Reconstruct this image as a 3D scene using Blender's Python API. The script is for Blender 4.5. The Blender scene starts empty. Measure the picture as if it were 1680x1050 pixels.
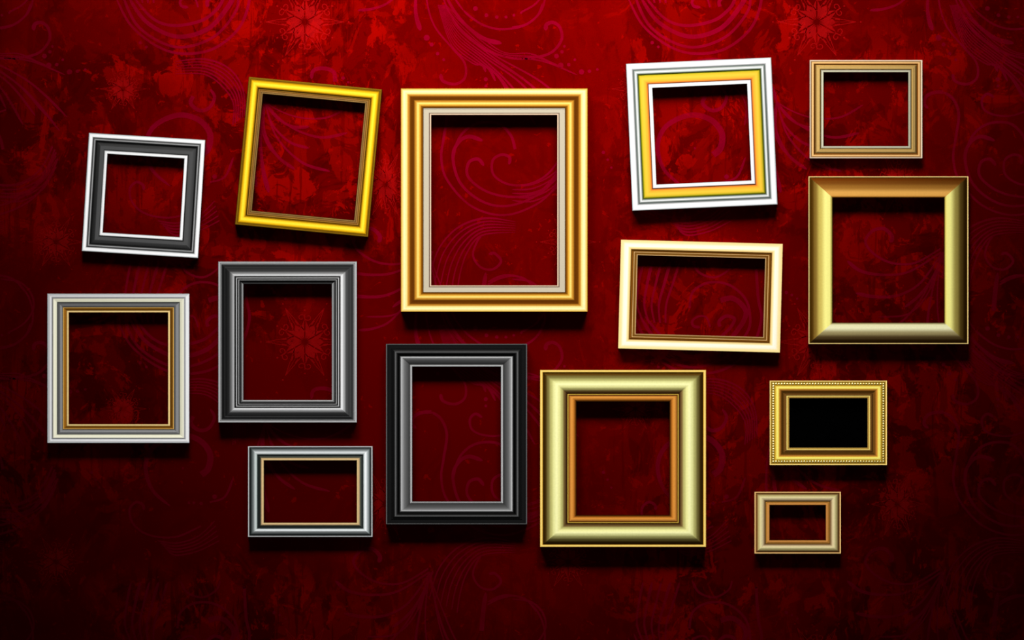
import bpy, math, random
from mathutils import Vector

random.seed(7)
S = 0.0025                      # metres per photo pixel on the wall (4.2 m wide view)
CAM_D = 30.0                    # camera distance from the wall
sc = bpy.context.scene
col = sc.collection
try:
    sc.view_settings.view_transform = 'Standard'
    sc.view_settings.look = 'None'
except Exception:
    pass
sc.view_settings.exposure = 0.0
sc.view_settings.gamma = 1.0

def px(x, y):
    """photo pixel -> wall coordinates (x, z)"""
    return ((x - 840.0) * S, (525.0 - y) * S)

def lin(v):
    v = v / 255.0
    return v / 12.92 if v <= 0.04045 else ((v + 0.055) / 1.055) ** 2.4

def linc(c):
    if isinstance(c, (int, float)):
        c = (c, c, c)
    return tuple(lin(v) for v in c)

# ------------------------------------------------------------------ materials
def new_mat(name):
    m = bpy.data.materials.new(name)
    m.use_nodes = True
    nt = m.node_tree
    nt.nodes.clear()
    out = nt.nodes.new('ShaderNodeOutputMaterial')
    b = nt.nodes.new('ShaderNodeBsdfPrincipled')
    nt.links.new(b.outputs[0], out.inputs[0])
    return m, nt, b

def mixc(nt, fac, a, b, mode='MIX'):
    n = nt.nodes.new('ShaderNodeMix')
    n.data_type = 'RGBA'
    n.blend_type = mode
    n.clamp_result = False
    for sock, v in ((n.inputs[0], fac), (n.inputs[6], a), (n.inputs[7], b)):
        if isinstance(v, (int, float)):
            sock.default_value = v
        elif isinstance(v, tuple):
            sock.default_value = (*v, 1.0)
        else:
            nt.links.new(v, sock)
    return n.outputs[2]

def math_n(nt, op, a, b=None, clamp=False):
    n = nt.nodes.new('ShaderNodeMath')
    n.operation = op
    n.use_clamp = clamp
    for i, v in enumerate((a, b)):
        if v is None:
            continue
        if isinstance(v, (int, float)):
            n.inputs[i].default_value = v
        else:
            nt.links.new(v, n.inputs[i])
    return n.outputs[0]

def ramp(nt, src, lo, hi):
    n = nt.nodes.new('ShaderNodeMapRange')
    n.inputs['From Min'].default_value = lo
    n.inputs['From Max'].default_value = hi
    n.clamp = True
    nt.links.new(src, n.inputs['Value'])
    return n.outputs[0]

def noise(nt, vec, scale, sx=1, sz=1, detail=6, rough=0.55, dist=0.0, off=0.0):
    mp = nt.nodes.new('ShaderNodeMapping')
    mp.inputs['Scale'].default_value = (sx, 1, sz)
    mp.inputs['Location'].default_value = (off, off * 0.37, off * 1.7)
    nt.links.new(vec, mp.inputs[0])
    n = nt.nodes.new('ShaderNodeTexNoise')
    n.inputs['Scale'].default_value = scale
    n.inputs['Detail'].default_value = detail
    n.inputs['Roughness'].default_value = rough
    n.inputs['Distortion'].default_value = dist
    nt.links.new(mp.outputs[0], n.inputs['Vector'])
    return n.outputs[0]

def wall_material(name, tint=None, amount=0.0):
    m, nt, b = new_mat(name)
    tc = nt.nodes.new('ShaderNodeTexCoord')
    v = tc.outputs['Object']
    base = (0.128, 0.0, 0.0)
    # broad zones of plain and of distressed paper
    zone = ramp(nt, noise(nt, v, 0.95, 1.0, 1.2, 2, 0.5, 0.4, 3.1), 0.40, 0.52)
    warp = 0.9
    sx = nt.nodes.new('ShaderNodeSeparateXYZ')
    nt.links.new(v, sx.inputs[0])
    # one drop of the paper, right of the middle, is much less worn
    drop = ramp(nt, math_n(nt, 'ABSOLUTE', math_n(nt, 'ADD', sx.outputs[0], -0.06)), 0.30, 0.62)
    zone = math_n(nt, 'MULTIPLY', zone, math_n(nt, 'ADD', math_n(nt, 'MULTIPLY', drop, 0.8), 0.2))
    patch = ramp(nt, noise(nt, v, 3.6, 1.15, 0.8, 10, 0.66, warp, 11.3), 0.500, 0.515)
    bright = ramp(nt, noise(nt, v, 5.1, 1.0, 0.9, 10, 0.68, 1.3, 17.9), 0.545, 0.56)
    flake = ramp(nt, noise(nt, v, 11.0, 1.0, 0.7, 7, 0.64, 0.8, 5.7), 0.54, 0.555)
    streak = ramp(nt, noise(nt, v, 3.0, 10.0, 0.8, 6, 0.6, 0.3, 8.8), 0.57, 0.60)
    dark = ramp(nt, noise(nt, v, 3.1, 1.0, 1.0, 9, 0.64, 0.9, 21.0), 0.50, 0.535)
    speck = ramp(nt, noise(nt, v, 26.0, 1.0, 1.0, 4, 0.6, 0.5, 41.0), 0.66, 0.68)
    cut = math_n(nt, 'SUBTRACT', 1.0, math_n(nt, 'MULTIPLY', streak, 0.75))
    f1 = math_n(nt, 'MULTIPLY', math_n(nt, 'MULTIPLY', patch, zone), cut)
    f2 = math_n(nt, 'MULTIPLY', flake, zone)
    f3 = math_n(nt, 'MULTIPLY', math_n(nt, 'MULTIPLY', bright, zone), cut)
    c = mixc(nt, math_n(nt, 'MULTIPLY', dark, math_n(nt, 'ADD', math_n(nt, 'MULTIPLY', zone, 0.42), 0.14)), base, (0.045, 0.0, 0.0))
    c = mixc(nt, math_n(nt, 'MULTIPLY', f1, 0.62), c, (0.235, 0.0008, 0.0))
    c = mixc(nt, math_n(nt, 'MULTIPLY', f3, 0.8), c, (0.30, 0.001, 0.0))
    c = mixc(nt, math_n(nt, 'MULTIPLY', f2, 0.5), c, (0.055, 0.0, 0.0))
    c = mixc(nt, math_n(nt, 'MULTIPLY', speck, 0.45), c, (0.33, 0.001, 0.0))
    if tint:
        wear = ramp(nt, noise(nt, v, 6.0, 1, 1, 4, 0.6, 0.5, 31.0), 0.35, 0.62)
        wear = math_n(nt, 'ADD', math_n(nt, 'MULTIPLY', wear, 0.45 * amount), 0.55 * amount)
        c = mixc(nt, wear, c, tint)
    c = mixc(nt, 1.0, c, (0.36, 0.36, 0.36), 'MULTIPLY')
    nt.links.new(c, b.inputs['Base Color'])
    b.inputs['Roughness'].default_value = 0.9
    b.inputs['Specular IOR Level'].default_value = 0.0
    return m

def metal_material(name, rough, metallic=0.985, grain=0.05):
    m, nt, b = new_mat(name)
    at = nt.nodes.new('ShaderNodeAttribute')
    at.attribute_name = 'tone'
    tc = nt.nodes.new('ShaderNodeTexCoord')
    g = noise(nt, tc.outputs['Object'], 140.0, 1, 1, 3, 0.6)
    gr = nt.nodes.new('ShaderNodeMapRange')
    gr.inputs['From Min'].default_value = 0.3
    gr.inputs['From Max'].default_value = 0.7
    gr.inputs['To Min'].default_value = 1.0 - grain
    gr.inputs['To Max'].default_value = 1.0 + grain * 0.4
    nt.links.new(g, gr.inputs['Value'])
    cm = nt.nodes.new('ShaderNodeVectorMath')
    cm.operation = 'SCALE'
    nt.links.new(at.outputs['Color'], cm.inputs[0])
    nt.links.new(gr.outputs[0], cm.inputs['Scale'])
    nt.links.new(cm.outputs[0], b.inputs['Base Color'])
    b.inputs['Metallic'].default_value = metallic
    b.inputs['Roughness'].default_value = rough
    b.inputs['Specular IOR Level'].default_value = 0.3
    return m

M_GILT = metal_material('gilded_moulding', 0.30)
M_SILVER = metal_material('silvered_moulding', 0.30, grain=0.03)
M_LACQ = metal_material('satin_lacquer', 0.30, grain=0.02)
m, nt, b = new_mat('black_backing_card')
tc = nt.nodes.new('ShaderNodeTexCoord')
nt.links.new(mixc(nt, noise(nt, tc.outputs['Object'], 60.0), (0.0, 0.0, 0.0), (0.0006, 0.0006, 0.0006)), b.inputs['Base Color'])
b.inputs['Roughness'].default_value = 1.0
b.inputs['Specular IOR Level'].default_value = 0.0
M_BLACK = m

# ------------------------------------------------------------------ wall with its printed pattern
W_BASE = wall_material('red_distressed_wallpaper')
W_SWIRL = wall_material('crimson_flourish_print', (0.225, 0.0, 0.014), 0.82)
W_FLAKE = wall_material('scarlet_snowflake_print', (0.40, 0.004, 0.005), 0.62)

TW, TH = 840.0, 525.0           # the wallpaper repeat

def catmull(pts, n=7):
    P = [pts[0]] + list(pts) + [pts[-1]]
    out = []
    for i in range(1, len(P) - 2):
        p0, p1, p2, p3 = P[i - 1], P[i], P[i + 1], P[i + 2]
        for k in range(n):
            t = k / n
            q = []
            for a in (0, 1):
                q.append(0.5 * (2 * p1[a] + (p2[a] - p0[a]) * t + (2 * p0[a] - 5 * p1[a] + 4 * p2[a] - p3[a]) * t * t
                                + (3 * p1[a] - p0[a] - 3 * p2[a] + p3[a]) * t ** 3))
            out.append(tuple(q))
    out.append(tuple(pts[-1]))
    return out

swirl_quads = []                # in tile pixels: list of polygons
def ribbon(pts, w0, w1, round0=True):
    c = catmull(pts)
    n = len(c)
    L, R = [], []
    for i, p in enumerate(c):
        a = c[max(0, i - 1)]; d = c[min(n - 1, i + 1)]
        tx, ty = d[0] - a[0], d[1] - a[1]
        l = math.hypot(tx, ty) or 1
        t = i / (n - 1)
        w = (w0 + (w1 - w0) * t ** 0.5) * 0.5
        if round0:
            w *= min(1.0, math.sqrt(max(0.03, i / 3.0))) if i < 3 else 1.0
        else:
            w *= min(1.0, 0.15 + t * 3.0)
        L.append((p[0] - ty / l * w, p[1] + tx / l * w))
        R.append((p[0] + ty / l * w, p[1] - tx / l * w))
    for i in range(n - 1):
        swirl_quads.append([L[i], L[i + 1], R[i + 1], R[i]])

def disc(x, y, r, lst, n=10):
    lst.append([(x + r * math.cos(2 * math.pi * k / n), y + r * math.sin(2 * math.pi * k / n)) for k in range(n)])

# big plume at the top: hooks, leaves and the fan
ribbon([(895,50),(897,40),(908,37),(919,46),(921,66),(903,87),(870,95),(837,95),(793,80),(760,53),(737,20),(722,-20),(712,-70),(706,-104)], 8, 2)
ribbon([(823,71),(793,63),(760,37),(735,0),(720,-40),(710,-80),(705,-104)], 10, 2)
ribbon([(723,121),(727,133),(747,138),(763,127),(762,103),(743,80),(713,43),(700,0),(698,-50),(704,-104)], 7, 2)
ribbon([(690,50),(683,27),(682,0),(688,-40),(703,-104)], 11, 2)
ribbon([(587,17),(613,14),(640,2),(668,-30),(690,-70),(703,-104)], 6, 2)
ribbon([(760,17),(775,30),(795,42),(823,48),(860,42),(885,22),(894,-4),(888,-35),(870,-60),(845,-72),(820,-68),(800,-58)], 4, 3)
ribbon([(760,17),(745,-5),(730,-40),(716,-75),(706,-104)], 4, 2)
fan_ends = [(797,118),(813,133),(838,160),(850,178),(878,205),(898,190),(918,192),(938,215),(950,192),(947,123),(925,112),(903,102)]
for k, e in enumerate(fan_ends):
    t = k / 11
    s = (741 + 20 * t, 74 - 38 * t)
    m1 = (776 + 46 * t, 104 - 20 * t)
    m2 = (m1[0] * .45 + e[0] * .55 + 3, m1[1] * .5 + e[1] * .5 - 5)
    ribbon([e, m2, m1, s, (718 + 14 * t, 8)], 6 if k not in (9, 10, 11) else 4, 0.9)
for q in [(780,14,4),(798,25,3.3),(815,28,3),(830,28,2.6),(843,25,2.3),(855,21,2),(700,62,5),(708,73,3.4),(718,88,3),
          (728,98,2.5),(797,130,3.5),(797,141,2.5),(913,92,4),(922,85,3),(926,76,2.3),(920,107,4.5),(933,106,3),(943,98,2.3),
          (954,118,4.5),(967,117,3),(980,114,2.3),(563,128,3),(571,135,2),(300,243,2),(150,250,3),(157,262,2.2),(163,275,2),
          (310,300,2.4),(318,300,2.4),(330,301,3),(352,290,4),(450,480,3),(459,484,2.4),(468,490,2),(230,70,3),(240,77,2.4)]:
    disc(*q, swirl_quads)
# the big spiral seen through the tall gold frame
ribbon([(708,151),(724,163),(733,188),(728,226),(724,260),(734,296),(773,338),(827,353),(882,334),(916,300),(935,260)], 6, 3)
ribbon([(683,178),(676,170),(680,158),(692,152),(708,151)], 5, 6)
ribbon([(792,231),(769,224),(752,234),(743,258),(755,300),(790,330),(832,338),(880,321),(913,290),(932,250)], 8, 3)
ribbon([(794,272),(784,261),(769,267),(768,290),(796,313),(837,323),(882,316),(913,284),(930,245)], 7, 3)
ribbon([(835,270),(836,258),(822,254),(808,264),(810,287),(833,302),(864,303),(893,290),(913,268),(926,240)], 6, 3)
ribbon([(746,276),(744,258),(752,229),(768,210),(790,201),(818,203),(838,222),(845,245)], 3, 5)
ribbon([(791,160),(780,154),(771,163),(774,179),(790,188),(818,190),(850,180)], 6, 3)
for k in range(6):
    o = k * 1.0
    ribbon([(846,364 + 3.4*k),(796 - 1*k,358 + 5.6*k),(752 + 3*k,373 + 8*k),(720 + 7*k,408 + 8*k),(705 + 9*k,455 + 5*k)], 4 if k else 6, 2, False)
ribbon([(802,417),(812,416),(822,429),(808,442),(788,438),(776,419),(782,398),(789,388)], 6, 3)
ribbon([(797,447),(793,477),(790,510)], 6, 8)
ribbon([(800,463),(827,452),(860,457),(880,478)], 5, 3)
# spiral of the second column (around x 290) 
ribbon([(190,-4),(215,42),(258,76),(300,88),(350,80),(392,46),(409,0),(404,-35),(401,-80),(401,-86)], 3.5, 5)
ribbon([(200,-10),(228,45),(288,77),(348,62),(386,20),(390,-11),(382,-36),(361,-55),(338,-62),(315,-59),(296,-45),(291,-19)], 5, 4)
ribbon([(210,-6),(240,36),(290,60),(340,48),(372,14),(384,-11),(374,-28),(359,-36),(342,-32)], 5, 9)
ribbon([(218,-6),(250,30),(285,42),(330,34),(355,16),(365,0),(360,-5),(350,-6),(340,2),(341,11)], 4, 6)
ribbon([(309,12),(298,10),(296,1),(307,-6),(319,-4),(325,12)], 6, 3)
ribbon([(296,428),(307,447),(332,455),(355,443),(361,428)], 5, 3)
for k in range(5):
    ribbon([(215 + 15*k,430),(208 + 14*k,465),(205 + 12*k,500),(216 + 9*k,530)], 7 if k % 2 else 5, 3)
# small fans and rings
for k in range(6):
    ribbon([(287,101 + 4*k),(335,97 + 5*k),(375 - 2*k,112 + 6*k),(398 - 3*k,145 + 5*k),(402 - 4*k,190 + 3*k)], 5 if k == 0 else 3.2, 2, False)
ribbon([(345,146),(352,160),(343,177),(327,181),(313,170),(317,158)], 4, 7)
ribbon([(511,130),(514,116),(530,112),(547,118),(550,134)], 5, 7)
ribbon([(280,306),(250,279),(239,240),(253,207),(291,189),(325,196),(344,218),(342,243),(330,254)], 3, 11)
ribbon([(383,258),(369,290),(344,299)], 5, 3)
ribbon([(236,312),(234,303),(223,299),(213,310),(216,330),(232,347),(259,356),(292,355),(330,338)], 6, 3)
for k in range(5):
    ribbon([(258 + 4*k,362 + 4*k),(290,366 + 5*k),(325,355 + 6*k),(352 + 2*k,330 + 8*k)], 4, 2)
# plume in the tilted gold frame
for e, w in (((576,172),5),((507,208),8),((570,218),7),((507,243),7),((541,281),7),((484,278),8),((441,316),11),((421,307),7),((462,262),5)):
    s = (434, 166)
    a = math.atan2(e[1] - s[1], e[0] - s[0])
    L = math.hypot(e[0] - s[0], e[1] - s[1])
    bow = 0.16 if a < 1.3 else 0.06
    p1 = (s[0] + L * .35 * math.cos(a) - bow * L * math.sin(a), s[1] + L * .35 * math.sin(a) + bow * L * math.cos(a) * 1.0)
    p2 = (s[0] + L * .72 * math.cos(a) - bow * L * math.sin(a) * .9, s[1] + L * .72 * math.sin(a) + bow * L * math.cos(a))
    ribbon([e, p2, p1, s, (425, 135)], w, 1.5)
# curls seen through the wide gold frame
ribbon([(621,398),(623,387),(609,375),(590,380),(580,398),(597,419),(626,432),(662,431),(703,408)], 9, 3)
ribbon([(550,428),(573,445),(612,451),(653,445),(704,414)], 8, 3)
ribbon([(564,481),(597,487),(635,484),(671,463),(706,414)], 8, 3)
ribbon([(644,504),(668,485),(690,455),(708,414)], 7, 3)
ribbon([(686,475),(694,455),(710,412)], 9, 3)
ribbon([(600,520),(650,515),(683,480),(708,414)], 4, 2)
# arcs at the left edge
for k in range(5):
    ribbon([(0,305 + 6*k),(35,302 + 7*k),(70,283 + 7*k),(92,250 + 6*k)], 3.6, 2)
ribbon([(50,5),(42,25),(22,40),(0,45)], 3, 3)
ribbon([(0,458),(30,462),(50,480),(55,505),(40,530),(15,545)], 4, 3)

flake_polys = []
def seg(p, q, w):
    dx, dy = q[0] - p[0], q[1] - p[1]
    l = math.hypot(dx, dy) or 1
    nx, ny = -dy / l * w / 2, dx / l * w / 2
    flake_polys.append([(p[0]+nx,p[1]+ny),(q[0]+nx,q[1]+ny),(q[0]-nx,q[1]-ny),(p[0]-nx,p[1]-ny)])

def snowflake(cx, cy, s, squeeze=1.0):
    def P(r, t, a):
        x, y = r * math.cos(a) - t * math.sin(a), r * math.sin(a) + t * math.cos(a)
        return (cx + x * s * squeeze, cy + y * s)
    for k in range(6):
        a = math.radians(90 + 60 * k)
        for sg in (-1, 1):
            flake_polys.append([P(4, sg*1.0, a), P(21, sg*8, a), P(36, sg*1.2, a)])
            flake_polys.append([P(16, sg*9, a), P(27, sg*15, a), P(24, sg*7.5, a)])
            # curl
            c = (40, sg * 5.5)
            pr = None
            for i in range(11):
                ph = -sg * (i / 10) * 1.75 * math.pi + (math.pi if sg > 0 else math.pi) 
                r = 6.2 - 0.35 * i
                q = P(c[0] + r * math.sin(-ph * 1.0) * .9, c[1] - sg * 0 + r * math.cos(ph) * sg * (1 if sg > 0 else 1), a)
                if pr: seg(pr, q, 1.6 * s)
                pr = q
        seg(P(34, 0, a), P(46, 0, a), 1.2 * s)
        x, y = P(52, 0, a); disc(x, y, 1.6 * s, flake_polys, 8)
        b_ = math.radians(60 * k)
        for sg in (-1, 1):
            seg(P(16, sg*9, b_), P(64, 0, b_), 1.1 * s)
            seg(P(30, sg*5, b_), P(38, sg*3.6, b_), 2.0 * s)
        flake_polys.append([P(5, 0, b_), P(20, 4.5, b_), P(24, 0, b_), P(20, -4.5, b_)])
        seg(P(24, 0, b_), P(64, 0, b_), 0.8 * s)
        x, y = P(72, 0, b_); disc(x, y, 1.5 * s, flake_polys, 8)
snowflake(500, 36, 1.0)
snowflake(202, 146, 0.60)
snowflake(632, 302, 0.92, 0.72)
snowflake(92, 397, 0.72)

verts, faces, mats = [], [], []
def add_poly(pts, depth, mi):
    i0 = len(verts)
    for p in pts:
        x, z = px(*p)
        verts.append((x, depth, z))
    # every face looks into the room (-Y); quads are cut so that none can fold over
    tris = [(0, 1, 2), (0, 2, 3)] if len(pts) == 4 else [tuple(range(len(pts)))]
    for t in tris:
        q = [pts[i] for i in t]
        A = sum(q[i][0] * q[(i+1) % len(q)][1] - q[(i+1) % len(q)][0] * q[i][1] for i in range(len(q)))
        if abs(A) < 1e-4:
            continue
        idx = [i0 + i for i in t]
        if A > 0:
            idx.reverse()
        faces.append(idx); mats.append(mi)
WX, WZ = 5.2, 3.6
verts += [(-WX, 0, -WZ), (WX, 0, -WZ), (WX, 0, WZ), (-WX, 0, WZ),
          (-WX, 0.12, -WZ), (WX, 0.12, -WZ), (WX, 0.12, WZ), (-WX, 0.12, WZ)]
for f in ((0,1,2,3), (5,4,7,6), (3,2,6,7), (0,4,5,1), (1,5,6,2), (0,3,7,4)):
    faces.append(list(f)); mats.append(0)
for tx in range(-1, 3):
    for ty in range(-1, 3):
        ox, oy = tx * TW, ty * TH
        for k, q in enumerate(swirl_quads):
            pts = [(a + ox, c + oy) for a, c in q]
            add_poly(pts, -0.0002 - 0.0000012 * (k % 97), 1)
        for k, q in enumerate(flake_polys):
            pts = [(a + ox, c + oy) for a, c in q]
            add_poly(pts, -0.00034 - 0.0000012 * (k % 61), 2)
me = bpy.data.meshes.new('wall_back')
me.from_pydata(verts, [], faces)
for mm in (W_BASE, W_SWIRL, W_FLAKE):
    me.materials.append(mm)
me.polygons.foreach_set('material_index', mats)
me.update()
wall = bpy.data.objects.new('wall_back', me)
wall['kind'] = 'structure'
col.objects.link(wall)

# ------------------------------------------------------------------ frames
A_EFF = 0.2
def tone_of(c, k=0.5):
    """moulding tone with highlight and groove shade painted in, plus tilt, to match colour c"""
    C = linc(c)
    mx = max(max(C), 0.0015)
    f = mx ** k
    base = tuple(min(1.0, v / f) for v in C)
    t = A_EFF * math.sqrt(max(0.0, f ** -0.5 - 1.0))
    return base, min(t, 0.42), f

def sample(stops, u):
    if u <= stops[0][0]: return stops[0][1]
    for (a, ca), (b_, cb) in zip(stops, stops[1:]):
        if u <= b_:
            t = (u - a) / (b_ - a) if b_ > a else 1
            t = t * t * (3 - 2 * t)
            return tuple(ca[i] * (1 - t) + cb[i] * t for i in range(3))
    return stops[-1][1]

def ring(name, parent, mat, w, h, ys, stops, u0, u1, h0, flat=False, side_light=None, edge=None, k=0.24, lift=0.0):
    """mitred rectangular ring of moulding between inset u0 and u1 (photo pixels); returns end height"""
    n = max(2, int(round((u1 - u0) / 0.75)))
    us = [u0 + (u1 - u0) * i / n for i in range(n + 1)]
    cols, hs = [], [h0]
    data = []
    for u in us:
        data.append(tone_of(sample(stops, u), 0.0 if flat else k))
    for i in range(n):
        du = us[i + 1] - us[i]
        t = 0.5 * (data[i][1] + data[i + 1][1])
        df = data[i + 1][2] - data[i][2]
        sg = 1.0 if df > 0.002 else (-1.0 if df < -0.002 else (0.0))
        hs.append(max(3.0, hs[-1] + (0 if flat else sg * t * du)))
    prof = [(us[0], 0.0, 0)] + [(us[i], hs[i], i) for i in range(n + 1)] + [(us[-1], 0.0, n)]
    V, F, C = [], [], []
    W2, H2 = w / 2, h / 2
    P = len(prof)
    for (u, z, i) in prof:
        ux, uy = u, u * ys
        for (cx, cy) in ((-1, 1), (1, 1), (1, -1), (-1, -1)):
            V.append((cx * (W2 - ux) * S, -z * S, cy * (H2 - uy) * S))
    side_light = side_light or {}
    sides = ('top', 'right', 'bottom', 'left')
    for j in range(P - 1):
        for s in range(4):
            a, b2 = j * 4 + s, j * 4 + (s + 1) % 4
            F.append((a, a + 4, b2 + 4, b2))
            tn = side_light.get(sides[s], (1, 1, 1))  # light direction painted into the colour, rail by rail
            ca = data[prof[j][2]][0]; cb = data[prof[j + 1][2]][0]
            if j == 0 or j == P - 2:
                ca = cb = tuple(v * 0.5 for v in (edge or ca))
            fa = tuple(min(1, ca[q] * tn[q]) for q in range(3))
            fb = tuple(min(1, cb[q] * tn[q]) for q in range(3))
            C += [fa, fb, fb, fa]
    # closed back against the wall
    for s in range(4):
        a, b2 = s, (s + 1) % 4
        o = (P - 1) * 4
        F.append((a, b2, o + b2, o + a))
        C += [(0.05, 0.04, 0.03)] * 4
    me = bpy.data.meshes.new(name)
    me.from_pydata(V, [], F)
    at = me.color_attributes.new('tone', 'FLOAT_COLOR', 'CORNER')
    flatc = []
    for c in C:
        flatc += [c[0], c[1], c[2], 1.0]
    at.data.foreach_set('color', flatc)
    me.materials.append(mat)
    me.polygons.foreach_set('use_smooth', [True] * len(F))
    # mitres and arrises stay crisp
    sharp = set()
    for j in range(P - 1):
        for s in range(4):
            sharp.add((j * 4 + s, j * 4 + s + 4))
    for j in (0, 1, P - 2, P - 1):
        for s in range(4):
            sharp.add(tuple(sorted((j * 4 + s, j * 4 + (s + 1) % 4))))
    for e in me.edges:
        if tuple(sorted(e.vertices)) in sharp:
            e.use_edge_sharp = True
    me.validate()
    me.update()
    o = bpy.data.objects.new(name, me)
    col.objects.link(o)
    o.parent = parent
    return hs[-1], o, (us, hs)

def frame(name, label, cx, cy, w, h, rot, ys, depth, parts, group=None):
    """parts: (part name, material, u0, u1, stops, options)"""
    e = bpy.data.objects.new(name, None)
    col.objects.link(e)
    e.empty_display_size = 0.05
    # the wall is parallel to the picture, the moulding's face stands depth px in front of it
    depth *= 1.25
    kk = 1.0 - depth * S / CAM_D
    x, z = px(cx, cy)
    e.location = (x * kk, 0.0, z * kk)
    e.rotation_euler = (0, math.radians(rot), 0)
    e['label'] = label
    e['category'] = 'picture frame'
    end = depth
    made = []
    for (pn, mat, u0, u1, stops, opt) in parts:
        st = [(u, (c, c, c) if isinstance(c, (int, float)) else c) for u, c in stops]  # stops carry the mouldings' highlights and shaded grooves as colour
        h0 = opt.get('h', end - opt.get('step', 0))
        kw = {q: opt[q] for q in ('flat', 'side_light', 'k') if q in opt}
        end, o, pr = ring(pn, e, mat, w, h, ys, st, u0 + (0.05 if made else 0), u1, h0, **kw)
        if 'label' in opt:
            o['label'] = opt['label']
        made.append((o, pr))
    return e, made

G, SV, LQ = M_GILT, M_SILVER, M_LACQ

# 1 silver frame with the dark grey band, tilted
frame('picture_frame', 'small tilted silver frame with wide charcoal inner band and thin white inner edge', 235.4, 320.6, 191, 194, 3.5, 1.0, 13, [
    ('outer_moulding', SV, 0, 13.2, [(0,110),(1.2,235),(3,255),(6,240),(7.5,60),(8.5,40),(9.8,150),(11,115),(12.2,15),(13.2,12)], {}),
    ('inner_band', LQ, 13.2, 27.2, [(13.2,20),(15,50),(20,62),(25,62),(27.2,38)], {'step':2, 'k':0.15}),
    ('inner_lip', SV, 27.2, 32.5, [(27.2,120),(28.2,235),(30,255),(31.5,235),(32.5,90)], {'step':-1.5}),
])
# 2 bright yellow gold, tilted
frame('picture_frame', 'tilted bright yellow gold frame with thin brown inner moulding', 506, 257.5, 219, 243, 5.4, 1.0, 15, [
    ('outer_moulding', G, 0, 17, [(0,(70,50,5)),(1.5,(125,90,15)),(3,(75,52,5)),(4.5,(150,105,5)),(6.5,(240,185,20)),(10,(255,232,60)),(13,(250,205,35)),(15,(170,120,10)),(17,(60,38,0))], {}),
    ('inner_moulding', G, 17, 25.5, [(17,(60,35,0)),(18.5,(165,120,45)),(20,(85,52,15)),(21.5,(150,110,55)),(22.7,(60,40,15)),(24,(150,115,65)),(25.5,(40,25,5))], {'step':2}),
])
# 3 the largest, gold with beige liner
frame('picture_frame', 'largest frame on the wall, upright with rounded gold mouldings and a beige liner', 810.8, 328.3, 305.5, 365.4, 0, 0.87, 19, [
    ('outer_moulding', G, 0, 36.7, [(0,(190,140,40)),(2,(240,205,110)),(5.5,(252,243,180)),(9,(250,230,145)),(12.5,(195,130,38)),(16.5,(92,46,4)),(20.5,(88,44,4)),(24,(200,135,40)),(28,(255,225,120)),(31,(225,165,55)),(34,(130,76,10)),(36.7,(70,38,6))], {'k':0.12}),
    ('liner', LQ, 36.7, 46.6, [(36.7,(170,158,135)),(38,(200,188,163)),(45.5,(200,188,163)),(46.6,(60,25,20))], {'step':2, 'k':0.0, 'label':'flat beige liner'}),
    ('inner_lip', G, 46.6, 49.6, [(46.6,(60,25,20)),(47.6,(215,190,160)),(49,(225,200,170)),(49.6,(120,70,45))], {'step':0}),
])
# 4 silver and orange-yellow, tilted
frame('picture_frame', 'tilted square silver frame with an orange yellow band and white inner edge', 1151.4, 220, 238, 241, -2.5, 1.0, 16, [
    ('outer_moulding', SV, 0, 18.6, [(0,120),(1.5,230),(4,255),(8,245),(10,150),(11.5,(50,60,55)),(13,(150,155,150)),(15,245),(17,(150,160,150)),(18.6,(40,48,20))], {}),
    ('inner_band', LQ, 18.6, 35, [(18.6,(45,55,10)),(20,(130,130,15)),(22,(215,185,45)),(26,(255,198,62)),(30.5,(252,178,52)),(33.3,(225,120,45)),(35,(60,28,10))], {'step':1.5, 'label':'orange yellow inner band'}),
    ('inner_lip', SV, 35, 41.3, [(35,(60,40,35)),(36,(250,240,240)),(38.5,255),(40.5,235),(41.3,110)], {'step':-1}),
])
# 5 small brown-gold, top right
frame('picture_frame', 'small landscape tan wood frame with pale grey inner edge, above the wide pale gold frame', 1420.8, 179, 184.3, 160.7, 0, 0.87, 13, [
    ('outer_moulding', G, 0, 18.4, [(0,(235,215,190)),(1.8,(215,188,160)),(2.8,(60,30,0)),(3.8,(235,180,110)),(5.5,(250,200,130)),(7.2,(120,70,20)),(8.5,(45,22,0)),(10.5,(135,105,55)),(12.5,(182,147,85)),(16,(185,150,85)),(17.5,(110,85,40)),(18.4,(50,38,20))], {'k':0.4}),
    ('inner_lip', LQ, 18.4, 22.9, [(18.4,(70,65,50)),(19.3,(180,175,150)),(21.5,(198,193,168)),(22.9,(95,90,70))], {'step':0}),
])
# 6 wide plain scoop, right
frame('picture_frame', 'wide pale gold scooped frame at the right with shade painted orange gold on the top rail', 1457.6, 426.8, 261.7, 274.3, 0, 0.885, 17, [
    ('edge_bead', G, 0, 2.0, [(0,(240,215,140)),(1.2,(235,200,120)),(2.0,(60,38,0))], {}),
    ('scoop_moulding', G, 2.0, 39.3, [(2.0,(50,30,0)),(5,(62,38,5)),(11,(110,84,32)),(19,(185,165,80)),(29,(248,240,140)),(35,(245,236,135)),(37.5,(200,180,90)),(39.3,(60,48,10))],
        {'step':1, 'k':0.38, 'side_light':{'top':(0.80,0.43,0.30),'bottom':(0.92,0.95,1.9)}}),  # shaded top and paler lit bottom painted into the rails
])
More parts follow.
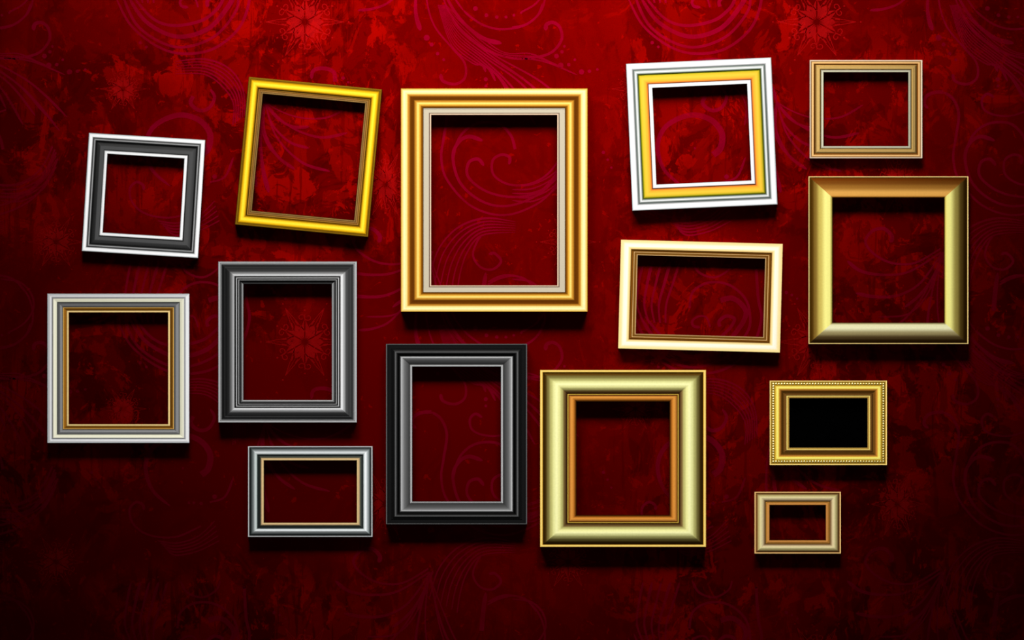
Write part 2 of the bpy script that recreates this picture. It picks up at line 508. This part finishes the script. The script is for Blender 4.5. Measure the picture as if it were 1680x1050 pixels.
# 7 cream, tilted landscape
frame('picture_frame', 'tilted landscape cream frame with dark brown inner moulding', 1149.2, 485.8, 265, 178, 1.5, 0.88, 14, [
    ('outer_moulding', LQ, 0, 17.6, [(0,(248,215,140)),(3,(250,226,158)),(8,(255,248,222)),(11.5,(255,252,230)),(14,(250,230,165)),(16,(240,205,130)),(17.6,(130,85,30))], {}),
    ('inner_moulding', G, 17.6, 28, [(17.6,(80,45,5)),(20,(118,70,18)),(21.2,(85,48,8)),(22.3,(240,195,125)),(23.3,(70,36,5)),(24.7,(125,85,28)),(26,(75,40,5)),(27,(230,190,130)),(28,(110,75,40))], {'step':2}),
])
# 8 grey / cream / brown, left
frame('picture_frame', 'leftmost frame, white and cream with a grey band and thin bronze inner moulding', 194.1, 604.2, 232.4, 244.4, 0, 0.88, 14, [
    ('outer_moulding', LQ, 0, 16.2, [(0,185),(1.5,215),(5,225),(6.4,205),(7.3,(105,105,112)),(8.5,(160,160,155)),(9.7,(235,232,208)),(14,(228,225,198)),(15.4,(190,190,170)),(16.2,(35,35,28))], {'k':0.3, 'side_light':{'top':(.9,.9,.9),'bottom':(1.15,1.15,1.15)}}),  # dim top and lit bottom rail put into the colour
    ('inner_band', LQ, 16.2, 25, [(16.2,45),(17.2,115),(21,124),(24.3,110),(25,50)], {'step':1.5, 'k':0.15, 'label':'flat grey band', 'side_light':{'top':(.75,.75,.75),'bottom':(1.4,1.4,1.4)}}),  # band coloured shaded above, lit below
    ('inner_moulding', G, 25, 35, [(25,(60,42,15)),(26,(220,175,95)),(27.3,(135,88,22)),(30,(118,74,18)),(31.3,(80,48,10)),(32.2,(245,208,130)),(33.7,(250,222,155)),(35,(130,90,40))], {'step':0}),
])
# 9 silver with black cove
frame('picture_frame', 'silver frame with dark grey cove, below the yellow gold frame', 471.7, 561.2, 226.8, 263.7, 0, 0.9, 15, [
    ('edge_moulding', SV, 0, 5.2, [(0,140),(1.8,185),(3.2,85),(4.2,165),(5.2,50)], {}),
    ('outer_moulding', SV, 5.2, 26.8, [(5.2,38),(11,42),(17,62),(20.5,140),(24.5,222),(26,205),(26.8,90)], {'k':0.16, 'side_light':{'left':(.55,.55,.55),'right':(1.15,1.15,1.15),'top':(.85,.85,.85)}}),  # left rail painted in shade, right rail painted lit
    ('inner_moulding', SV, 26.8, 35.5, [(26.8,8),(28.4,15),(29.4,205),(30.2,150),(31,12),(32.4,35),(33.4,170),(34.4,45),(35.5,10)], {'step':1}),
    ('inner_lip', SV, 35.5, 41, [(35.5,30),(38,105),(40,140),(41,80)], {'step':2, 'side_light':{'top':(.12,.12,.12),'bottom':(1.7,1.7,1.7)}}),  # shade under the top rail and lit bottom ledge painted in
])
# 10 black and grey
frame('picture_frame', 'tall black frame with a grey inner moulding, below the largest gold frame', 749, 712.2, 231.1, 295.5, 0, 0.87, 16, [
    ('outer_moulding', LQ, 0, 23.2, [(0,70),(1.2,85),(2.2,4),(6,5),(11,6),(13,28),(15.3,72),(17,58),(19,10),(22,5),(23.2,5)], {'k':0.25}),
    ('inner_moulding', SV, 23.2, 38.8, [(23.2,60),(24.2,150),(25.5,175),(27.5,135),(31,98),(35,78),(38,62),(38.8,25)], {'step':0, 'k':0.3, 'label':'grey inner moulding'}),
    ('inner_lip', SV, 38.8, 43, [(38.8,50),(39.8,165),(41.8,175),(43,60)], {'step':0, 'k':0.3}),
])
# 11 small silver landscape
frame('picture_frame', 'small landscape silver frame with thin tan inner edge, left of the tall black frame', 509, 806.5, 204, 148.5, 0, 0.9, 12, [
    ('edge_bead', SV, 0, 2.2, [(0,165),(1.4,195),(2.2,30)], {}),
    ('outer_moulding', SV, 2.2, 21, [(2.2,22),(4,(58,64,64)),(7.5,(140,146,146)),(11.5,(226,230,230)),(14,(205,212,210)),(15.6,(45,52,50)),(17,(14,18,18)),(19,(62,66,60)),(21,(105,105,85))], {'step':1, 'k':0.35, 'side_light':{'left':(.7,.74,.72),'right':(1.2,1.2,1.2)}}),  # painted side light: left rail dimmed, right rail brightened
    ('inner_lip', G, 21, 26, [(21,(120,95,60)),(22,(205,180,135)),(23,(180,140,100)),(24,(235,205,145)),(25.2,(190,160,110)),(26,(60,50,30))], {'step':0, 'label':'thin tan inner edge'}),
])
# 12 large pale gold with orange inner
frame('picture_frame', 'large pale gold rounded frame with orange wooden inner moulding, right of the tall black frame', 1022.2, 752.2, 271.7, 289.9, 0, 0.873, 17, [
    ('edge_bead', G, 0, 5, [(0,(215,160,60)),(1.8,(255,228,135)),(3.6,(245,195,85)),(5,(60,35,0))], {}),
    ('outer_moulding', G, 5, 44.8, [(5,(50,30,0)),(8,(68,44,8)),(13,(125,112,58)),(18,(188,182,108)),(23,(236,234,158)),(27,(255,252,182)),(31,(240,236,158)),(36,(185,178,106)),(40,(115,90,48)),(43.5,(68,42,20)),(44.8,(50,28,8))], {'step':1, 'k':0.38}),
    ('inner_bead', G, 44.8, 46.8, [(44.8,(120,80,20)),(45.6,(250,212,85)),(46.8,(80,42,0))], {'step':-1}),
    ('inner_moulding', G, 46.8, 59.4, [(46.8,(80,42,5)),(48.5,(190,120,48)),(52,(224,148,62)),(55,(195,120,42)),(57.6,(115,62,12)),(59.4,(50,26,4))], {'step':1.5, 'label':'orange inner moulding'}),
])
# 13 beaded gold with black panel
e13, made13 = frame('picture_frame', 'small ornate gold frame with a beaded rim around a solid black panel', 1359, 693.7, 192, 138.1, 0, 0.89, 14, [
    ('edge_moulding', G, 0, 2.9, [(0,(250,215,130)),(1.5,(245,208,115)),(2.9,(125,90,10))], {}),
    ('bead_channel', G, 2.9, 8.9, [(2.9,(120,88,10)),(4,(160,120,25)),(7.6,(165,125,25)),(8.9,(175,135,25))], {'step':0.6, 'k':0.1}),
    ('inner_moulding', G, 8.9, 27.2, [(8.9,(170,130,25)),(10,(235,200,75)),(12.3,(255,242,125)),(14.3,(250,225,90)),(15.8,(205,145,52)),(17.6,(172,108,42)),(19.4,(100,62,16)),(23,(82,52,16)),(26,(112,74,30)),(27.2,(80,50,20))], {'step':-0.6}),
    ('inner_lip', G, 27.2, 32, [(27.2,(120,85,30)),(28.2,(255,228,125)),(29.2,(235,200,105)),(30,(125,88,20)),(31,(185,150,75)),(32,(60,40,10))], {'step':-0.5}),
])
# beads run around the channel: one moulded string
bh = made13[1][1][1][len(made13[1][1][1]) // 2]
V, F = [], []
w2, h2, ub = 96 - 5.8, 69.05 - 5.8 * 0.93, 5.8
nx = round((2 * w2) / 4.68); ny = round((2 * h2) / 4.15)
spots = []
for i in range(nx + 1):
    for sg in (-1, 1):
        spots.append((-w2 + 2 * w2 * i / nx, sg * h2))
for i in range(1, ny):
    for sg in (-1, 1):
        spots.append((sg * w2, -h2 + 2 * h2 * i / ny))
for (bx, by) in spots:
    i0 = len(V)
    r = 2.0
    NS, NR = 10, 4
    V.append((bx * S, -(bh + r * 0.4) * S, by * S))
    for a in range(1, NR + 1):
        th = a / NR * math.pi / 2
        for s in range(NS):
            ph = 2 * math.pi * s / NS
            V.append(((bx + r * math.sin(th) * math.cos(ph)) * S, -(bh - 0.3 + (r * 0.4 + .3) * math.cos(th)) * S, (by + r * math.sin(th) * math.sin(ph)) * S))
    for s in range(NS):
        F.append((i0, i0 + 1 + s, i0 + 1 + (s + 1) % NS))
        for a in range(NR - 1):
            p = i0 + 1 + a * NS
            F.append((p + s, p + NS + s, p + NS + (s + 1) % NS, p + (s + 1) % NS))
me = bpy.data.meshes.new('bead_trim')
me.from_pydata(V, [], F)
at = me.color_attributes.new('tone', 'FLOAT_COLOR', 'CORNER')
cb = linc((255, 236, 160))
at.data.foreach_set('color', [v for _ in range(len(me.loops)) for v in (*cb, 1.0)])
me.materials.append(metal_material('gilded_beads', 0.5))
me.polygons.foreach_set('use_smooth', [True] * len(F))
me.update()
o = bpy.data.objects.new('bead_trim', me); col.objects.link(o); o.parent = e13
# black panel filling the opening
pw, ph_ = 96 - 32.1, 69.05 - 32.1 * 0.89
V = [(sx * pw * S, y, sz * ph_ * S) for y in (-5 * S, -2 * S) for sx, sz in ((-1, -1), (1, -1), (1, 1), (-1, 1))]
me = bpy.data.meshes.new('backing_panel')
me.from_pydata(V, [], [(0,1,2,3),(7,6,5,4),(0,4,5,1),(1,5,6,2),(2,6,7,3),(3,7,4,0)])
me.materials.append(M_BLACK); me.update()
o = bpy.data.objects.new('backing_panel', me); col.objects.link(o); o.parent = e13
o['label'] = 'solid black panel'
# 14 smallest
frame('picture_frame', 'smallest frame, landscape antique cream gold with copper inner edge, below the beaded frame', 1308.8, 857.5, 141.5, 101, 0, 0.88, 12, [
    ('edge_bead', G, 0, 2.5, [(0,(235,185,115)),(1.4,(242,195,125)),(2.5,(100,52,12))], {}),
    ('outer_moulding', G, 2.5, 18.4, [(2.5,(92,50,12)),(4,(112,78,40)),(7,(188,172,112)),(10.5,(226,212,155)),(13.5,(218,198,150)),(16,(150,122,85)),(18.4,(80,48,18))], {'step':0.5}),
    ('inner_moulding', G, 18.4, 25, [(18.4,(110,65,15)),(19,(200,150,62)),(19.7,(115,64,14)),(21,(190,130,64)),(23.5,(190,126,60)),(25,(85,48,18))], {'step':0.5, 'k':0.35, 'label':'copper coloured inner moulding'}),
])

# ------------------------------------------------------------------ light
def aim(o, target):
    d = Vector(target) - o.location
    o.rotation_euler = d.to_track_quat('-Z', 'Y').to_euler()

# two ceiling spots washing the wall from above
for x, tx, pw in ((-1.19, -0.81, 4000), (0.89, 0.72, 4350)):
    l = bpy.data.lights.new('ceiling_spot', 'SPOT')
    l.energy = pw
    l.spot_size = math.radians(49)
    l.spot_blend = 1.0
    l.shadow_soft_size = 0.95
    l.color = (1.0, 0.97, 0.93)
    o = bpy.data.objects.new('ceiling_spot', l)
    o.location = (x, -2.1, 3.82)
    col.objects.link(o)
    aim(o, (tx, 0, 1.62))
# large unseen fill light, added behind the camera to keep the mouldings bright
l = bpy.data.lights.new('added_fill', 'AREA')
l.shape = 'RECTANGLE'
l.size, l.size_y = 13.0, 8.0
l.energy = 650
o = bpy.data.objects.new('added_fill', l)
o.location = (0, -CAM_D - 1.5, 0)
col.objects.link(o)
aim(o, (0, 0, 0))

w = bpy.data.worlds.new('world')
sc.world = w
w.use_nodes = True
w.node_tree.nodes['Background'].inputs[0].default_value = (0.9, 0.9, 1.0, 1)
w.node_tree.nodes['Background'].inputs[1].default_value = 0.002

# ------------------------------------------------------------------ camera
cd = bpy.data.cameras.new('camera')
cd.sensor_fit = 'HORIZONTAL'
cd.sensor_width = 36.0
cd.lens = 36.0 * CAM_D / (1680 * S)
cd.clip_end = 200
cam = bpy.data.objects.new('camera', cd)
cam.location = (0, -CAM_D, 0)
cam.rotation_euler = (math.radians(90), 0, 0)
col.objects.link(cam)
sc.camera = cam
